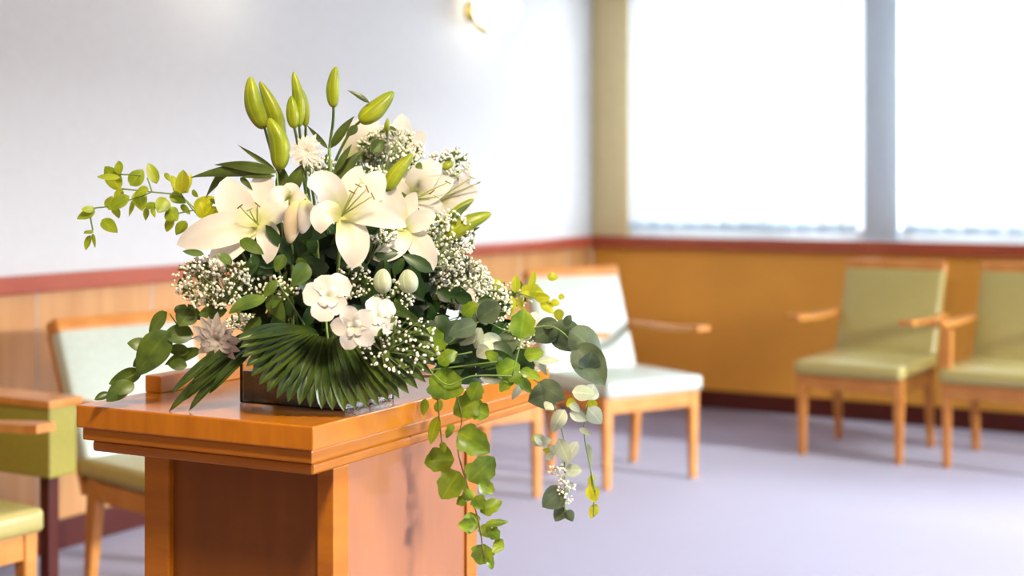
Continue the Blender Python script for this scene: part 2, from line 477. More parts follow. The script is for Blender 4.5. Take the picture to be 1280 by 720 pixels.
def set_chair(o, r, d, phi):
    """front-leg midpoint at (r, d) from the camera, facing (sin phi, -cos phi)"""
    c = W(r, d); fx = Vector((math.sin(phi), -math.cos(phi), 0))
    p = c - fx*.25
    o.location = (p.x, p.y, 0); o.rotation_euler = (0, 0, phi)
def shallower(o, k, r, d, phi):
    o.scale = (1, k, 1); c = W(r, d); p = c-Vector((math.sin(phi), -math.cos(phi), 0))*.25*k; o.location = (p.x, p.y, 0)
rad = math.radians
a = make_chair('olive_vinyl', 'olive armchair below the window, left of the one cut by the right edge')
set_chair(a, 1.667, 7.305, rad(-1.8))
b_ = make_chair('olive_vinyl', 'olive armchair cut off by the right edge of the photo, its arm on a post', True)
set_chair(b_, 2.074+.22, 7.10-.13, rad(-1.8))
c_ = make_chair('olive_vinyl_lit', 'armchair coloured pale as if lit, in the room corner, right of the hanging greenery')
set_chair(c_, .63, 6.725, rad(62)); shallower(c_, .84, .63, 6.725, rad(62))
d_ = make_chair('olive_vinyl_lit', 'armchair coloured pale as if lit, half hidden behind the flowers, beside the corner chair')
set_chair(d_, -.10, 6.30, rad(62)); shallower(d_, .84, -.10, 6.30, rad(62))
e_ = make_chair('olive_vinyl', 'armchair with its back coloured pale as if lit and an olive seat, left behind the flower stand', False, 'olive_vinyl_lit')  # back takes the lit copy of the olive vinyl
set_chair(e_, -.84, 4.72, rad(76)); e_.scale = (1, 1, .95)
f_ = make_chair('olive_vinyl', 'armchair cut off by the left edge, its seat front and one leg showing')
set_chair(f_, -1.46, 3.88, rad(86)); f_.scale = (.92, 1, 1)

# low boxed divider between the two left chairs
root = empty('side_cabinet', W(-1.375, 4.40)); root.rotation_euler = (0, 0, 0)
tag(root, 'low olive boxed side unit with light wood top between the two left chairs', 'cabinet')
bm = new(); box(bm, -.66, 0, -.0, .11, .485, .695, .008); link('body', bm, 'cabinet_olive', root)
bm = new(); box(bm, -.67, .012, -.012, .122, .695, .72, .006); link('top', bm, 'chair_wood', root)
for x in (-.60, -.06):
    bm = new(); box(bm, x-.02, x+.02, .035, .075, 0, .485, .004); link('leg', bm, 'skirting_wood', root)

# ------------------------------------------------------------------ lectern / stand
PY = math.radians(27.5)
RD = (R*math.sin(PY) + F*math.cos(PY)).normalized()       # along the right face
LD = (-R*math.cos(PY) + F*math.sin(PY)).normalized()      # along the left face
P0 = W(-.3405, 2.53)
def T(a, b, z): v = P0 + LD*a + RD*b; return Vector((v.x, v.y, z))
ang = math.atan2(RD.y, RD.x)
stand = empty('flower_stand', T(.245, .4, 0), ang)
tag(stand, 'tall honey wood stand with a stepped overhanging top carrying the flowers', 'stand')
# local axes: x along RD, y along LD ; origin at (a .245, b .4)
def lb(bm, a0, a1, b0, b1, z0, z1, bev=.003, seg=2, mi=0):
    return box(bm, b0-.4, b1-.4, a0-.245, a1-.245, z0, z1, bev, seg, mi)
TZ = .95
bm = new(); lb(bm, 0, .539, 0, .92, TZ-.042, TZ, .003); link('top', bm, 'top_wood', stand)
bm = new(); lb(bm, .008, .531, .008, .912, TZ-.066, TZ-.0425, .004); link('upper_moulding', bm, 'honey_wood', stand)
bm = new(); lb(bm, .014, .520, .02, .90, TZ-.089, TZ-.0665, .009, 3); link('lower_moulding', bm, 'honey_wood', stand)
A0, A1, B0, B1 = .026, .462, .10, .631
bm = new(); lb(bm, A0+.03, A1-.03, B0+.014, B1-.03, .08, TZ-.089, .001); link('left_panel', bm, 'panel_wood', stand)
bm = new(); lb(bm, A0+.006, A0+.03, B0+.05, B1-.045, .08, TZ-.089, .001); link('right_panel', bm, 'panel_wood_lit', stand)
for (p, q, wa, wb) in ((A0, B0, .036, .05), (A1-.06, B0, .06, .05), (A0, B1-.045, .045, .045), (A1-.05, B1-.045, .05, .045)):
    bm = new(); lb(bm, p, p+(wa if p < .2 else wa), q, q+wb, .08, TZ-.0895, .0035); link('post', bm, 'honey_wood', stand)
bm = new(); lb(bm, A0-.03, A1+.03, B0-.03, B1+.03, 0, .08, .006); link('plinth', bm, 'honey_wood', stand)
# raised lip along the far left edge
bm = new(); lb(bm, .50, .539, .19, .92, TZ, TZ+.034, .003); lb(bm, .30, .50, .885, .92, TZ, TZ+.034, .003)
link('raised_lip', bm, 'honey_wood', stand)

# ------------------------------------------------------------------ vase
VA0, VA1, VB0, VB1 = .045, .285, .165, .335
vroot = empty('glass_vase', T((VA0+VA1)/2, (VB0+VB1)/2, TZ+.0005), ang)
tag(vroot, 'low rectangular glass vase standing on the stand under the flowers', 'vase')
hx, hy, H = (VB1-VB0)/2, (VA1-VA0)/2, .128
bm = new()
def ringv(x, y, z): return [bm.verts.new((sx*x, sy*y, z)) for sx, sy in ((-1,-1),(1,-1),(1,1),(-1,1))]
rs = [ringv(hx, hy, 0), ringv(hx, hy, H), ringv(hx-.005, hy-.005, H), ringv(hx-.005, hy-.005, .003)]
bm.faces.new(rs[0][::-1])
for q in range(3):
    for k in range(4): bm.faces.new((rs[q][k], rs[q][(k+1) % 4], rs[q+1][(k+1) % 4], rs[q+1][k]))
bm.faces.new(rs[3])
bmesh.ops.bevel(bm, geom=bm.edges[:], offset=.0015, segments=2, affect='EDGES')
link('glass', bm, 'vase_glass', vroot)
bm = new(); box(bm, -hx+.0054, hx-.0054, -hy+.0054, hy-.0054, .0036, .06, .001); link('water', bm, 'vase_water', vroot)
bm = new(); box(bm, -hx+.02, hx-.02, -hy+.015, hy-.015, .0042, H-.004, .008, 3); link('floral_foam', bm, 'foam', vroot)
VC = T((VA0+VA1)/2, (VB0+VB1)/2, TZ)         # vase centre
VD = (VC.x*F.x + VC.y*F.y)                   # its distance
TOCAM = -F
def root_pt(i=0): return VC + Vector((random.uniform(-.04, .04), random.uniform(-.04, .04), .02+random.uniform(0, .03)))

# ------------------------------------------------------------------ flowers and foliage
def finish(bm, name, mat, parent): return link(name, bm, mat, parent, smooth='sheet')
def thing(name, loc, label, cat, group=None):
    o = empty(name, loc); tag(o, label, cat, group); return o
def local(root, pts): return [Vector(p)-root.location for p in pts]
def stem_to_vase(root, start, mat='lily_stem', r=.0035, mid=None):
    bm = new(); e = root_pt(); s = Vector(start)
    m = mid or (s.lerp(e, .5) + Vector((0, 0, .02)) + F*.03)
    tube(bm, local(root, bez([s, m, e], 10)), r*.8, r, 7)
    return link('stem', bm, mat, root, True)

def lily(cx, cy, d, petals, label, stamens=None, mat='lily_white', stem=True):
    """petals: (midx, midy, tipx, tipy, width_px, mid_forward, tip_forward) ; forward in metres towards the viewer"""
    c = P(cx, cy, d)
    root = thing('lily', c, label, 'lily', 'white lilies in the arrangement')
    for (mx_, my_, tx, ty, w, mf, tf) in petals:
        bm = new(); k = d/FPX
        m = P(mx_, my_, d-mf); t = P(tx, ty, d-tf)
        ctrl = m*2 - (c+t)*.5                   # bezier passes through m
        base = c + F*.012
        face = (TOCAM + UP*.15) if mf >= -.02 else TOCAM
        blade(bm, local(root, [base, ctrl, t]), w*k, face, prof_petal, cup=.22, ns=14, nv=8, wave=.035, fold=-.10)
        finish(bm, 'petal', mat, root)
    if stamens:
        for i, (sx, sy, f_) in enumerate(stamens):
            bm = new(); e = P(sx, sy, d-f_); m_ = c.lerp(e, .55) + TOCAM*.012
            tube(bm, local(root, bez([c+TOCAM*.0, m_, e], 8)), .0016, .0011, 5)
            o = link('stamen' if i else 'pistil', bm, 'stigma', root, True)
            bm = new(); dirv = Vector((random.uniform(-1, 1), 0, random.uniform(-.6, .6))).normalized()*.007
            q = e-root.location
            tube(bm, [q-dirv, q-dirv*.3, q+dirv*.3, q+dirv], .0012, .0012, 6)
            link('anther' if i else 'stigma', bm, 'anther' if i else 'stigma', o, True)
    if stem: stem_to_vase(root, c+F*.012)
    return root

lily(322, 280, 2.74, [
    (275, 288, 221, 306, 44, .035, .03), (294, 256, 284, 221, 46, .0, -.02), (326, 248, 330, 214, 40, -.02, -.03),
    (350, 262, 372, 244, 30, -.01, -.03), (335, 296, 334, 330, 30, .02, .02), (290, 305, 262, 335, 34, .02, .03)],
    'large white lily at the far left of the blooms, one long petal reaching left',
    [(312, 262, .05), (300, 258, .045), (322, 256, .045)])
lily(427, 270, 2.67, [
    (408, 235, 384, 233, 40, .02, .035), (406, 268, 401, 292, 34, .02, .02), (436, 238, 452, 207, 30, -.01, -.02),
    (460, 240, 474, 213, 38, .0, -.01), (470, 268, 508, 284, 32, .025, .02), (441, 300, 440, 336, 42, .02, .02)],
    'large open white lily at the centre front with a green yellow throat',
    [(452, 226, .045), (440, 240, .05), (448, 232, .055), (459, 236, .05), (466, 245, .045)])
lily(361, 248, 2.70, [
    (350, 243, 333, 250, 22, .02, .02), (362, 240, 358, 229, 26, .0, -.01), (372, 250, 386, 262, 22, .01, .01)],
    'small half open white lily hanging like a bell between the two large lilies')
# hanging bell under it
lbell = [o for o in bpy.data.objects if o.name.startswith('lily')][-1]
lily(505, 286, 2.80, [
    (492, 255, 480, 226, 30, .0, .0), (524, 276, 545, 268, 26, .02, .02), (494, 306, 466, 324, 32, .03, .03),
    (526, 308, 542, 338, 32, .02, .02), (510, 262, 520, 240, 24, -.02, -.02)],
    'white lily right below the central bloom with greenish lower petals',
    [(472, 245, .05)])
lily(512, 250, 2.90, [
    (528, 222, 553, 206, 36, .02, .01), (506, 228, 498, 204, 30, -.02, -.03), (536, 238, 568, 224, 34, .02, .02),
    (534, 252, 556, 272, 24, .02, .02), (500, 240, 478, 230, 26, .01, .01)],
    'white lily opening to the right above the gypsophila, dark tipped stamens',
    [(546, 246, .05), (518, 251, .05), (560, 228, .05), (540, 240, .05)])
lily(545, 250, 3.02, [
    (566, 236, 586, 212, 32, .0, -.01), (574, 244, 598, 236, 28, .02, .02), (568, 255, 588, 262, 28, .02, .0), (556, 228, 566, 206, 26, -.02, -.02)],
    'rearmost white lily at the far right of the blooms', [(590, 222, .04), (597, 229, .04)])
lily(448, 200, 2.96, [
    (452, 172, 472, 148, 42, .01, .0), (440, 180, 448, 152, 30, -.01, -.01), (472, 178, 494, 162, 34, .01, .0), (466, 190, 482, 190, 24, .02, .02)],
    'half open white lily at the top, under the tilted green bud')
lily(492, 200, 3.08, [
    (500, 172, 502, 142, 30, .0, -.01), (512, 182, 532, 166, 30, .0, .0), (505, 192, 526, 194, 26, .01, .0)],
    'faint white lily at the upper right behind the gypsophila')

def bud(pts, w, d, label, mat='bud_green', name='lily_bud', stem_from=None, cat='bud', group='green lily buds'):
    """pts base->tip in photo pixels, closed three-lobed bud"""
    b0 = P(*pts[0], d); t = P(*pts[-1], d)
    root = thing(name, b0, label, cat, group)
    path = smooth_path([P(*p, d) for p in pts], 12 if len(pts) == 2 else 7)
    path = local(root, path); n_ = len(path)-1
    bm = new(); uvl = bm.loops.layers.uv.verify(); NN = 18; rows = []
    a = None
    for i, p in enumerate(path):
        s = i/n_; t_ = (path[min(i+1, n_)]-path[max(i-1, 0)]).normalized()
        a = t_.cross(F).normalized(); bb = t_.cross(a)
        r = .5*w*d/FPX*max(.05, (math.sin(PI*(.06+.92*s**.9))**.72)*(1-.15*s))
        rows.append([bm.verts.new(p+(a*math.cos(2*PI*k/NN)+bb*math.sin(2*PI*k/NN))*r*(1+.10*math.cos(3*2*PI*k/NN))) for k in range(NN)])
    for i in range(n_):
        for k in range(NN):
            f = bm.faces.new((rows[i][k], rows[i][(k+1) % NN], rows[i+1][(k+1) % NN], rows[i+1][k])); f.smooth = True
            for l, (uu, vv) in zip(f.loops, ((k, i), (k+1, i), (k+1, i+1), (k, i+1))): l[uvl].uv = ((uu*3/NN) % 1, vv/n_)
    bm.faces.new(rows[0][::-1]); bm.faces.new(rows[-1])
    finish(bm, 'bud', mat, root)
    if stem_from:
        bm = new(); tube(bm, local(root, smooth_path([b0]+[P(x, y, d+.13*(i+1)/len(stem_from)) for i, (x, y) in enumerate(stem_from)], 6)), .0026, .0034, 7)
        link('stem', bm, 'lily_stem', root, True)
    else: stem_to_vase(root, b0, r=.003)
    return root
bud([(331, 160), (318, 130), (313, 96)], 25, 2.80, 'tall green lily bud, leftmost at the top of the arrangement', stem_from=[(335, 175), (350, 220), (390, 300), (400, 400)])
bud([(351, 188), (345, 145), (325, 102)], 22, 2.83, 'slender green lily bud leaning against the leftmost one', stem_from=[(352, 210), (380, 300)])
bud([(350, 212), (350, 178), (336, 148)], 27, 2.78, 'lower green lily bud of the left cluster, near the mum', stem_from=[(354, 230), (380, 310)])
bud([(374, 158), (374, 125), (367, 90)], 17, 2.80, 'green lily bud of the middle pair, the taller one', stem_from=[(378, 190), (395, 300)])
bud([(368, 160), (366, 140), (364, 120)], 17, 2.78, 'green lily bud of the middle pair, the shorter one', stem_from=[(374, 190), (392, 300)])
bud([(382, 158), (382, 135), (378, 112)], 12, 2.83, 'thin green lily bud tucked behind the middle pair', stem_from=[(384, 190), (400, 300)])
bud([(417, 134), (417, 108), (420, 83)], 18, 2.80, 'single upright green lily bud on a bare stem', stem_from=[(416, 155), (412, 185), (410, 240), (410, 400)])
bud([(450, 152), (470, 138), (492, 115)], 26, 2.82, 'green lily bud tilted right above the half open lily', stem_from=[(438, 165), (420, 200), (412, 240)])
bud([(484, 238), (496, 217), (516, 193)], 21, 2.80, 'green lily bud lying across the right lilies', stem_from=[(470, 260), (440, 320)])
bud([(556, 300), (585, 280), (614, 267)], 22, 2.84, 'green lily bud pointing right, lower of the right pair', stem_from=[(530, 320), (480, 400)])
bud([(552, 280), (575, 262), (592, 249)], 13, 2.88, 'small green lily bud pointing right, upper of the right pair', stem_from=[(530, 300), (470, 380)])
bud([(375, 252), (366, 275), (362, 304)], 27, 2.70, 'greenish closed lily bud hanging below the small bell lily', 'lily_bell', stem_from=[(378, 246), (390, 290), (400, 400)])
bud([(382, 250), (381, 270), (377, 292)], 23, 2.69, 'cream closed lily bud beside the greenish hanging one', 'lily_white', stem_from=[(384, 246), (395, 290), (402, 400)])
bud([(553, 210), (560, 207), (567, 203)], 11, 2.9, 'tiny green bud above the right white lilies', stem_from=[(540, 230), (500, 300)])
bud([(484, 165), (484, 157), (485, 148)], 8, 2.9, 'tiny green bud under the tilted lily bud', stem_from=[(480, 190), (460, 300)])
bud([(480, 366), (479, 350), (479, 336)], 25, 2.68, 'round pale green bud among dark leaves right of the white blooms', 'leaf_pale', 'round_bud', stem_from=[(478, 380), (440, 430)], group='round pale buds')
bud([(513, 366), (511, 350), (508, 337)], 27, 2.69, 'second round pale green bud below the right lily', 'leaf_pale', 'round_bud', stem_from=[(505, 385), (460, 430)], group='round pale buds')

def bloom(cx, cy, d, rad_px, n, label, mat='bloom_white', name='white_bloom', layers=2, tilt=(0, 0), pw=.75, cat='flower', group=None, pr=prof_ruffle, inner=.28):
    c = P(cx, cy, d); root = thing(name, c, label, cat, group)
    k = d/FPX; ax = (TOCAM + R*tilt[0] + UP*tilt[1]).normalized()
    e1 = ax.cross(UP).normalized(); e2 = e1.cross(ax)
    for L in range(layers):
        rr = rad_px*k*(1-inner*L); nn = n if L == 0 else max(4, n-1-(L if layers < 4 else 0))
        lift = .10+.35*L/max(1, layers-1) if layers > 1 else .15
        for i in range(nn):
            th = 2*PI*(i+.5*L)/nn + random.uniform(-.15, .15)
            dr = e1*math.cos(th)+e2*math.sin(th); q = rr*random.uniform(.85, 1.08)
            bm = new()
            blade(bm, [ax*.002, dr*q*.55+ax*q*lift*1.3, dr*q+ax*q*lift*.7], q*pw, ax, pr, .15, 8, 6, wave=.07)
            finish(bm, 'petal', mat, root)
    stem_to_vase(root, c-ax*.004, 'dark_stem', .0018)
    return root
bloom(410, 371, 2.60, 32, 5, 'white ruffled bloom above the palm leaf, upper of the pair', tilt=(.1, .2), pw=.95, inner=.55, group='white ruffled blooms')
bloom(443, 409, 2.58, 31, 5, 'white pointed bloom at the palm leaf top, lower of the pair', tilt=(0, -.1), pw=.8, pr=prof_petal, layers=2, inner=.6, group='white ruffled blooms')
bloom(471, 396, 2.61, 27, 5, 'white bloom leaning right beside the pointed one', tilt=(.4, .1), pw=.9, inner=.55, group='white ruffled blooms', layers=2)
bloom(383, 189, 2.78, 24, 14, 'small shaggy white mum below the middle lily buds', name='chrysanthemum', layers=4, pw=.3, pr=prof_leaf, group='shaggy mums')
bloom(272, 424, 2.72, 34, 14, 'greyish shaggy mum at the lower left beside the vase', 'bloom_grey', name='chrysanthemum', layers=3, pw=.38, pr=prof_leaf, tilt=(-.3, -.2), group='shaggy mums')
bloom(592, 350, 2.90, 22, 9, 'soft white bloom low in the right gypsophila', layers=3, pw=.5, group='white ruffled blooms')
bloom(580, 375, 2.86, 17, 9, 'small white bloom under the soft right one', layers=2, pw=.5, group='white ruffled blooms')

bloom(664, 412, 2.92, 22, 7, 'small white bloom behind the bright round leaf on the right', layers=2, pw=.6, group='white ruffled blooms')

# ---- baby's breath
def gyp(cx, cy, rx, ry, n, d, label, dd=.03, size=2.15, tail=True, green=True):
    n = int(n*1.7); c = P(cx, cy, d); root = thing('gypsophila_spray', c, label, 'flower', "sprays of baby's breath")
    k = d/FPX; bm = new(); bs = new(); e = root_pt()-c
    hub = Vector((e.x*.3, e.y*.3, e.z*.3)) if tail else Vector((0, 0, ry*k))
    for i in range(n):
        th = random.uniform(0, 2*PI); q = math.sqrt(random.random())
        p = R*(rx*k*q*math.cos(th)) + UP*(ry*k*q*math.sin(th)) + F*random.uniform(-dd, dd)*(1.1-q*.5)
        r = size*k*random.uniform(.75, 1.3)
        M = Matrix.Translation(p) @ Quaternion((random.random(), random.random(), random.random(), random.random())).normalized().to_matrix().to_4x4()
        res = bmesh.ops.create_icosphere(bm, subdivisions=1, radius=r)
        for v in res['verts']:
            v.co = M @ Vector((v.co.x*random.uniform(.75, 1.2), v.co.y*random.uniform(.75, 1.2), v.co.z*.7))
        if i % 4 == 0:
            m_ = p*.6 + hub*.25
            tube(bs, [p, m_, hub*.6], .0005, .0007, 3)
    if tail: tube(bs, bez([hub*.6, hub*1.6+Vector((0, 0, .01)), e], 6), .0008, .0012, 4)
    o = link('blossoms', bm, 'gyp_white', root, True); o['kind'] = 'stuff'
    if green and tail:
        bl = new()
        for i in range(n//4):
            th = random.uniform(0, 2*PI); q = math.sqrt(random.random())*.9
            p = R*(rx*k*q*math.cos(th)) + UP*(ry*k*q*math.sin(th)) + F*random.uniform(0, dd)
            an = random.uniform(0, 2*PI); dr = (R*math.cos(an)+UP*math.sin(an))*random.uniform(.006, .014)
            blade(bl, [p-dr, p+TOCAM*.002, p+dr], random.uniform(.004, .008), TOCAM+R*random.uniform(-.6, .6), prof_leaf, .2, 4, 2)
        q_ = finish(bl, 'leaves', 'leaf_mid', root); q_['kind'] = 'stuff'
    link('stems', bs, 'gyp_stem', root)
for a_ in [
    (548, 322, 32, 30, 140, 2.86, "baby's breath packed between the right lilies and the soft white bloom"),
    (606, 378, 34, 30, 200, 2.90, "baby's breath behind the grey leaves, right of the soft white bloom"),
    (266, 352, 50, 34, 260, 2.72, "dense cream baby's breath cluster at the left under the large lily"),
    (345, 360, 32, 16, 50, 2.74, "sparse baby's breath in the dark leaves left of the ruffled blooms"),
    (300, 403, 17, 11, 40, 2.70, "small baby's breath tuft above the greyish mum"),
    (400, 208, 24, 12, 50, 2.84, "baby's breath between the shaggy mum and the central lily"),
    (488, 190, 42, 34, 220, 2.93, "airy baby's breath at the upper right among the lilies"),
    (470, 222, 22, 16, 50, 2.86, "small baby's breath tuft beside the central lily's right petal"),
    (478, 292, 18, 12, 45, 2.76, "baby's breath tuft below the central lily's right petal"),
    (560, 300, 34, 38, 230, 2.84, "baby's breath right of the lilies below the pointing bud"),
    (570, 352, 44, 34, 330, 2.88, "broad cloud of baby's breath at the right above the round leaves"),
    (440, 352, 26, 22, 45, 2.68, "baby's breath specks above the ruffled white blooms"),
    (492, 372, 26, 22, 50, 2.70, "baby's breath around the round pale buds"),
    (500, 430, 52, 38, 70, 2.60, "baby's breath scattered over the right half of the palm leaf"),
    (560, 205, 28, 20, 60, 3.0, "faint baby's breath at the top right behind the lilies"),
    (650, 420, 24, 18, 50, 2.86, "baby's breath among the grey leaves at the right"),
    (640, 370, 26, 18, 50, 2.95, "baby's breath behind the yellow green sprig"),
]: gyp(*a_)

# ---- leaves given as strokes: (x0,y0,x1,y1,width_px)
def spray(name, label, cat, strokes, d, mat, stems=(), prof=prof_leaf, group=None, tilt=.5, dz=.03, bend=.12, stem_mat='lily_stem', stem_r=.0016, cup=.2, wave=.03, tovase=None, outer=None):
    x0, y0 = strokes[0][:2]; c = P(x0, y0, d); root = thing(name, c, label, cat, group)
    bm = new(); k = d/FPX
    for s in strokes:
        xa, ya, xb, yb, w = s[:5]
        off = random.uniform(-dz, dz); tip = off + random.uniform(-.5, .5)*dz
        A_ = P(xa, ya, d+off*.5); B_ = P(xb, yb, d+tip)
        nrm = (TOCAM + R*random.uniform(-tilt, tilt) + UP*random.uniform(-tilt*.3, tilt*1.3)).normalized()
        L = (B_-A_).length
        mid = A_.lerp(B_, .5) + nrm*L*random.uniform(.02, bend*1.5) + UP*L*random.uniform(0, bend)
        blade(bm, local(root, [A_, mid, B_]), w*k*1.12, nrm, prof, cup=random.uniform(-cup, cup*1.5), ns=9, nv=6, wave=wave)
    finish(bm, 'foliage', mat, root)
    bs = new(); any_ = False
    for st in stems:
        tube(bs, local(root, smooth_path([P(x, y, d) for x, y in st], 5)), stem_r*.8, stem_r, 5); any_ = True
    if tovase:
        s = P(*tovase, d); e = root_pt()
        tube(bs, local(root, bez([s, s.lerp(e, .5)+F*.02, e], 8)), stem_r, stem_r*1.4, 5); any_ = True
    if any_: link('stem', bs, stem_mat, root, True)
    else: bs.free()
    return root

spray('ivy_sprig', 'yellow green leafy sprig reaching far left beside the large lily', 'sprig', [
    (150,222,121,221,8), (150,238,131,208,19), (150,218,148,201,11), (163,232,179,212,18), (196,230,185,204,13),
    (172,238,178,264,18), (186,236,168,246,12), (162,245,135,262,15), (143,258,149,273,12), (168,248,161,271,7),
    (119,264,96,274,11), (119,262,101,262,8), (127,275,147,291,15), (116,288,105,292,9), (113,294,107,313,9), (116,292,119,310,5),
    (137,262,140,245,14), (208,248,197,266,18), (180,257,201,259,9), (183,259,182,276,7), (190,259,194,272,6),
    (208,262,222,276,18), (216,272,208,290,11), (232,276,220,294,13), (212,243,232,254,15), (240,238,248,246,7), (206,216,213,227,6),
    (226,256,238,268,8), (152,236,144,256,12)], 2.80, 'leaf_bright',
    stems=[[(275,268),(246,262),(225,245),(190,240),(152,236)], [(190,240),(168,248),(135,258),(114,263),(116,288)], [(176,219),(150,218)], [(190,240),(184,222)], [(246,262),(215,268)]],
    tovase=(275,268), tilt=.7, bend=.1, wave=.05)
spray('ivy_sprig', 'yellow leaf tuft on the sprig beside the large lily', 'sprig', [
    (226,242,214,219,12), (226,242,229,212,15), (226,242,240,218,13), (226,240,222,226,16), (226,240,236,232,14), (226,240,216,230,12),
    (246,270,268,246,22), (250,272,276,262,20), (256,272,250,252,20), (262,274,284,270,14)], 2.79, 'leaf_yellow', stems=[[(226,242),(250,270),(285,280)]], tovase=(285,280), tilt=.8)
spray('long_leaf_sprig', 'long dark narrow leaves reaching left over the large lily', 'leaf', [
    (346,214,238,222,15), (346,216,268,206,12), (344,212,297,181,6), (290,206,257,247,11), (344,220,300,222,6), (300,222,316,238,7), (262,249,275,258,5)],
    2.77, 'leaf_long', prof=prof_lance, bend=.16, tovase=(346,216), tilt=.2, dz=.015, wave=.01)
spray('long_leaf_sprig', 'narrow leaves on the bare bud stem at the top', 'leaf', [
    (410,186,383,156,6), (414,185,443,145,11), (462,129,434,113,6), (412,232,456,186,15), (355,245,352,205,17), (358,250,381,203,17), (420,215,440,180,8), (447,158,432,172,10)],
    2.80, 'leaf_long', prof=prof_lance, bend=.12, tovase=(410,240), tilt=.2, dz=.015, stems=[[(412,185),(414,232)]], stem_r=.0034, wave=.01)
spray('long_leaf_sprig', 'pale green sepals behind the lilies at the right', 'leaf', [
    (552,300,612,270,14), (548,290,590,252,10), (466,190,480,175,16), (560,300,600,284,10), (505,268,503,240,24), (445,215,452,205,14), (520,205,528,212,8), (535,275,530,262,16)],
    2.86, 'leaf_mid', prof=prof_lance, tilt=.2, tovase=(500,320), wave=.01)
spray('leafy_branch', 'dark green oval leaves hanging low at the left over the armchair', 'branch', [
    (209,390,186,420,18), (188,436,159,429,17), (212,414,172,470,36), (186,448,166,458,17), (178,466,136,480,20), (162,476,133,502,21), (138,492,118,500,10),
    (242,418,204,420,24), (252,438,206,456,15), (234,458,210,456,14), (240,388,224,408,26), (284,388,248,394,18), (236,440,208,436,14), (196,440,178,456,16), (168,480,148,494,14), (225,395,230,380,16), (250,400,235,380,12)],
    2.76, 'leaf_mid', stems=[[(270,410),(235,425),(200,432),(175,462),(150,480),(130,497)], [(235,425),(212,392)]], tovase=(270,410), tilt=.5)
spray('leafy_branch', 'dark leaves with pale veins above the palm leaf on the left', 'branch', [
    (333,372,286,392,22), (334,370,356,402,22), (325,396,306,434,19), (385,330,366,358,22), (372,322,388,352,16), (345,350,330,372,16), (355,318,345,340,15), (290,330,270,318,12), (300,300,330,318,15), (255,318,228,314,8), (340,385,352,372,10)],
    2.68, 'leaf_mid', tovase=(345,350), tilt=.6)
spray('leafy_branch', 'grey green leathery leaves arching over at the right', 'branch', [
    (620,400,596,378,30), (598,400,626,382,26), (596,405,560,420,22), (584,402,556,430,24), (620,436,650,428,26), (700,408,664,426,30), (690,405,730,438,36), (712,412,752,454,36), (718,432,756,482,38), (732,462,740,440,26),
    (700,492,660,502,32), (672,478,706,500,24), (690,410,680,398,14), (706,408,714,394,10), (640,420,626,448,22), (632,432,612,450,18), (600,392,574,410,20)],
    2.80, 'leaf_grey', stems=[[(560,430),(600,402),(640,415),(690,408),(725,440),(745,480)], [(620,440),(660,470),(700,492)]], tovase=(560,430), tilt=.45, dz=.04)
spray('leafy_branch', 'dark green leaves behind the round ones, right of the palm leaf', 'branch', [
    (560,430,600,456,36), (590,440,622,458,28), (570,400,566,430,26), (612,432,642,455,24), (560,470,605,478,16), (550,438,580,452,24), (596,456,640,448,22), (540,400,530,430,22), (520,380,545,410,26), (528,345,515,375,24), (540,470,580,462,26), (600,468,640,470,22), (575,425,600,440,30), (615,450,598,472,24), (545,395,560,420,22), (640,440,668,462,24), (560,452,548,474,20)],
    2.82, 'leaf_dark', tovase=(560,440), tilt=.4)
spray('round_leaf_branch', 'bright round leaves at the right edge of the vase', 'branch', [
    (556,500,557,458,40), (540,444,538,408,32), (548,455,572,440,18), (650,424,656,386,30), (655,444,680,440,16), (622,470,650,456,28), (578,394,598,380,16), (589,500,600,478,20),
    (640,470,625,490,14), (645,468,664,492,14), (650,464,676,474,12), (634,468,655,478,14), (622,450,606,440,12)],
    2.72, 'leaf_round', prof=prof_vine, wave=.06, stems=[[(520,440),(556,480),(590,470),(640,470)], [(640,470),(652,424)]], tovase=(520,440), tilt=.3, dz=.02)
spray('yellow_sprig', 'yellow green fine sprig reaching right over the pale armchair', 'sprig', [
    (628,364,617,349,14), (644,366,644,344,11), (662,364,668,338,8), (650,366,680,366,17), (640,370,637,396,13), (648,372,652,388,8), (676,374,692,392,14), (688,378,700,380,9), (698,386,699,402,12),
    (624,366,610,372,13), (684,345,698,348,10), (698,370,706,372,7), (668,372,688,372,12), (660,362,674,356,8)], 2.92, 'leaf_yellow',
    stems=[[(570,400),(600,372),(628,362),(660,370),(695,382)]], tovase=(570,400), tilt=.3, dz=.015)
spray('yellow_sprig', 'pale speckled leaves under the grey branch at the right', 'sprig', [
    (715,490,745,494,18), (736,500,742,480,20), (690,504,682,512,14), (664,440,684,470,10), (655,476,640,500,10), (672,452,700,452,10)], 2.78, 'leaf_pale', tovase=(640,450), tilt=.4)

spray('yellow_sprig', 'pale undersides of leaves between the grey green ones on the right', 'sprig', [
    (592,412,575,432,22), (600,430,628,426,20), (612,436,596,446,18), (640,452,628,470,12), (602,410,594,436,16)], 2.79, 'leaf_pale', tovase=(590,440), tilt=.4)
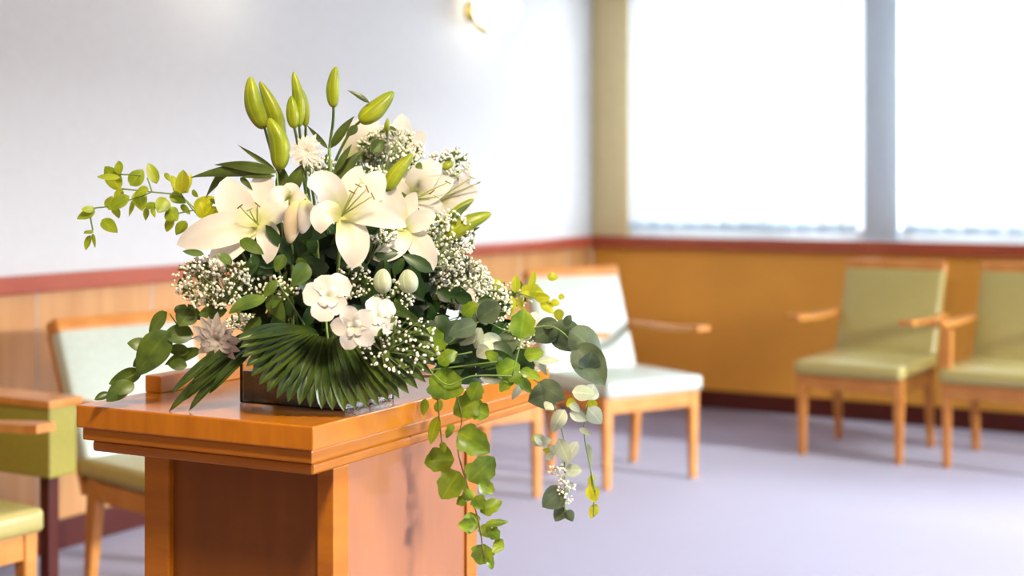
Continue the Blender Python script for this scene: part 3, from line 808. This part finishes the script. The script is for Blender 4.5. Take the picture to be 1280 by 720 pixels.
# trailing vines hang clear of the stand's right side
spray('trailing_vine', 'long trailing vine with round leaves hanging down the stand corner', 'vine', [
    (600,500,567,518,30), (590,512,611,520,24), (572,540,612,566,32), (568,575,530,578,30), (586,602,618,572,36), (575,590,552,624,32), (598,604,618,616,16), (594,620,604,636,18),
    (584,622,570,630,14), (600,640,628,627,18), (588,640,586,668,22), (596,655,572,656,16), (606,655,636,652,9), (604,655,610,672,16), (612,662,624,674,15), (616,680,630,686,18), (606,680,600,706,26), (610,694,615,712,10), (590,625,580,612,14), (566,530,558,548,9)],
    2.86, 'leaf_round', prof=prof_vine, wave=.07, cup=.3, stems=[[(562,470),(577,520),(572,560),(586,612),(598,650),(605,698)]], tovase=(562,470), tilt=.6, dz=.014, stem_mat='brown_stem', bend=.08)
spray('trailing_vine', 'short thin vine with small leaves left of the long trailing vine', 'vine', [
    (548,520,538,556,14), (532,498,529,520,10), (552,552,556,566,8), (545,515,552,500,10), (550,500,540,488,12)], 2.84, 'leaf_bright',
    stems=[[(545,470),(548,510),(553,560)]], tovase=(545,470), tilt=.3, dz=.01, stem_mat='brown_stem')
spray('trailing_vine', 'mixed green vine hanging past the pale armchair seat', 'vine', [
    (706,512,690,540,18), (692,525,706,515,14), (712,516,734,526,14), (735,510,752,530,20), (698,548,712,580,18), (722,552,704,580,14), (706,588,728,588,15),
    (668,545,684,560,12), (690,550,664,556,10), (690,556,694,570,10), (692,568,682,574,9), (724,536,740,545,7), (735,554,740,580,7), (712,505,725,515,10)], 2.86, 'leaf_pale',
    stems=[[(690,500),(704,545),(706,590),(706,640)], [(735,505),(730,540),(738,585),(744,615)]], tovase=(650,460), tilt=.35, dz=.015)
spray('trailing_vine', 'yellow green leaf tips at the end of the mixed vine', 'vine', [
    (738,606,744,628,16), (746,630,738,648,11), (742,594,736,608,8), (665,552,680,545,12), (742,512,736,500,14), (720,502,708,508,12), (694,566,678,562,8)], 2.87, 'leaf_yellow',
    stems=[[(738,585),(742,620),(742,645)]], tilt=.3, dz=.01)
spray('trailing_vine', 'dark grey leaves at the foot of the mixed vine', 'vine', [
    (704,612,678,634,28), (706,634,694,652,16), (708,638,716,652,12)], 2.87, 'leaf_grey', stems=[[(706,590),(706,645)]], tilt=.3, dz=.01)
gyp(699, 588, 15, 8, 26, 2.86, "tiny white flower tuft halfway down the mixed vine", .01, 1.7, False)
gyp(708, 612, 12, 18, 36, 2.86, "tiny white flower tuft near the foot of the mixed vine", .01, 1.7, False)

# ---- palm leaves
def palm(name, label, leaflets, d0, d1, rib=None, width=17, mat='palm_green'):
    x0, y0 = leaflets[0][:2]; c = P(x0, y0, d0); root = thing(name, c, label, 'leaf', 'palm leaves')
    for (xa, ya, xb, yb) in leaflets:
        bm = new()
        A_ = P(xa, ya, d0); B_ = P(xb, yb, d1); L = (B_-A_).length
        mid = A_.lerp(B_, .5) + TOCAM*L*.16 + UP*.012
        n = (TOCAM + UP*.35 + R*random.uniform(-.25, .25)).normalized()
        blade(bm, local(root, [A_, mid, B_]), width*d1/FPX*random.uniform(.9, 1.1), n, lambda s: (math.sin(PI*(.12+.88*s)**1.3))**.6 if s < 1 else 0, cup=0, fold=.75, ns=14, nv=4)
        finish(bm, 'leaflet', mat, root)
    if rib:
        bm = new(); tube(bm, local(root, smooth_path([P(*p[:2], p[2]) for p in rib], 6)), .002, .003, 6); link('midrib', bm, 'lily_stem', root, True)
    return root
fan = []
ends = [(296,424),(300,434),(302,446),(308,458),(314,470),(324,481),(334,490),(346,498),(360,503),(374,506),(388,509),(402,511),(416,513),(430,514),(445,512),(459,509),(473,506),(486,502),(499,498),(511,492),(522,486),(532,478),(540,468),(545,457),(547,445),(544,433),(538,420),(528,408),(515,398)]
for i, (x, y) in enumerate(ends):
    s = i/(len(ends)-1)
    if s < .42: sx, sy = 380+30*s/.42, 412+14*s/.42
    else: q = (s-.42)/.58; sx, sy = 410+64*q, 426-40*q
    fan.append((sx, sy, x, y))
palm('palm_leaf', 'wide dark palm leaf fanned in front of the vase', fan, 2.70, 2.625, rib=[(410,426,2.70),(405,380,2.76),(402,440,2.86)], width=19)
palm('palm_leaf', 'small palm leaf pointing down to the left of the vase', [
    (322,418,211,515), (318,412,214,492), (326,424,236,514), (330,420,226,503), (328,426,262,492), (326,410,240,478)], 2.76, 2.70, rib=[(325,418,2.76),(370,420,2.80),(400,440,2.86)], width=13)

# ---- dark filler leaves filling the heart of the arrangement
root = thing('filler_foliage', P(420, 380, 2.86), 'mass of dark leaves filling the heart of the arrangement behind the blooms', 'foliage')
root['kind'] = 'stuff'
bm = new()
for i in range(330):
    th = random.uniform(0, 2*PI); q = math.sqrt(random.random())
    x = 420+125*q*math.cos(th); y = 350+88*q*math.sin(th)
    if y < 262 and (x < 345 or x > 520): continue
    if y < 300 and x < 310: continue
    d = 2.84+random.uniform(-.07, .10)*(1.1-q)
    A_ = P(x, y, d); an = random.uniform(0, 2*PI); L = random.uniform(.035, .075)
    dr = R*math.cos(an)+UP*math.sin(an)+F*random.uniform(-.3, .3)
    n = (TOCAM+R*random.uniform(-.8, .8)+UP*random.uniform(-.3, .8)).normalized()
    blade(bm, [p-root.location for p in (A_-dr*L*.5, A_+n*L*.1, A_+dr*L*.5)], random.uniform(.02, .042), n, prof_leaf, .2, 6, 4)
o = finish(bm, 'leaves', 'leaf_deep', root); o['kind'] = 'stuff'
bm = new()
for i in range(95):
    q = math.sqrt(random.random()); th = random.uniform(0, 2*PI)
    x = 575+68*q*math.cos(th); y = 415+48*q*math.sin(th); d = 2.86+random.uniform(-.02, .08)
    A_ = P(x, y, d); an = random.uniform(0, 2*PI); L = random.uniform(.03, .06)
    dr = R*math.cos(an)+UP*math.sin(an)*.8
    n = (TOCAM+R*random.uniform(-.6, .6)+UP*random.uniform(-.3, .8)).normalized()
    blade(bm, [p-root.location for p in (A_-dr*L*.5, A_+n*L*.1, A_+dr*L*.5)], random.uniform(.02, .036), n, prof_leaf, .2, 6, 4)
for i in range(90):
    th = random.uniform(0, 2*PI); q = math.sqrt(random.random())
    x = 425+115*q*math.cos(th); y = 352+75*q*math.sin(th)
    d = 2.76+random.uniform(-.04, .05)
    A_ = P(x, y, d); an = random.uniform(0, 2*PI); L = random.uniform(.03, .07)
    dr = R*math.cos(an)+UP*math.sin(an)
    n = (TOCAM+R*random.uniform(-.6, .6)+UP*random.uniform(-.3, .8)).normalized()
    blade(bm, [p-root.location for p in (A_-dr*L*.5, A_+n*L*.1, A_+dr*L*.5)], random.uniform(.016, .03), n, prof_leaf, .2, 6, 4)
o = finish(bm, 'leaves', 'leaf_dark', root); o['kind'] = 'stuff'

# ------------------------------------------------------------------ light
w = bpy.data.worlds.new('World'); S.world = w; w.use_nodes = True
bg = w.node_tree.nodes['Background']
bg.inputs[0].default_value = (.93, .96, 1, 1); bg.inputs[1].default_value = 1.4
def area(name, loc, rot, sx, sy, power, col):
    l = bpy.data.lights.new(name, 'AREA'); l.shape = 'RECTANGLE'; l.size = sx; l.size_y = sy
    l.energy = power; l.color = col
    o = bpy.data.objects.new(name, l); COL.objects.link(o); o.location = loc; o.rotation_euler = rot
    return o
area('daylight_back', ((WX0+WX1)/2, YB+.7, 1.9), (rad(-90), 0, 0), 7.4, 1.9, 500, (.94, .97, 1))
area('daylight_right', (XR+4, 6.4, 3.5), (0, rad(68), rad(-16)), 1.6, 2.2, 4300, (.97, .97, 1))
def fill_over(x, y, power):  # extra warm lamp, added overhead to brighten the flowers
    l = area('stand_fill_light', (x, y, ZC-.09), (0, 0, 0), .42, .42, power, (1, .84, .62))
    l.data.shape = 'DISK'; return l
q = W(-.05, 1.55); fill_over(q.x, q.y, 70)

# ------------------------------------------------------------------ camera
cd = bpy.data.cameras.new('Camera'); cam = bpy.data.objects.new('Camera', cd); COL.objects.link(cam)
cam.location = (0, 0, EYE); cam.rotation_euler = (PI/2, 0, YAW)
cd.sensor_width = 36; cd.lens = FPX/1280*36
cd.shift_y = -(360-HZ)/1280
cd.dof.use_dof = True; cd.dof.focus_distance = 2.74; cd.dof.aperture_fstop = 2.1
cd.clip_start = .05
S.camera = cam
S.view_settings.view_transform = 'Standard'; S.view_settings.look = 'None'
S.view_settings.exposure = 0.14; S.view_settings.gamma = 1; S.view_settings.use_curve_mapping = False
S.cycles.use_denoising = True
S.cycles.max_bounces = 8; S.cycles.diffuse_bounces = 2; S.cycles.transparent_max_bounces = 16
S.cycles.sample_clamp_indirect = 8
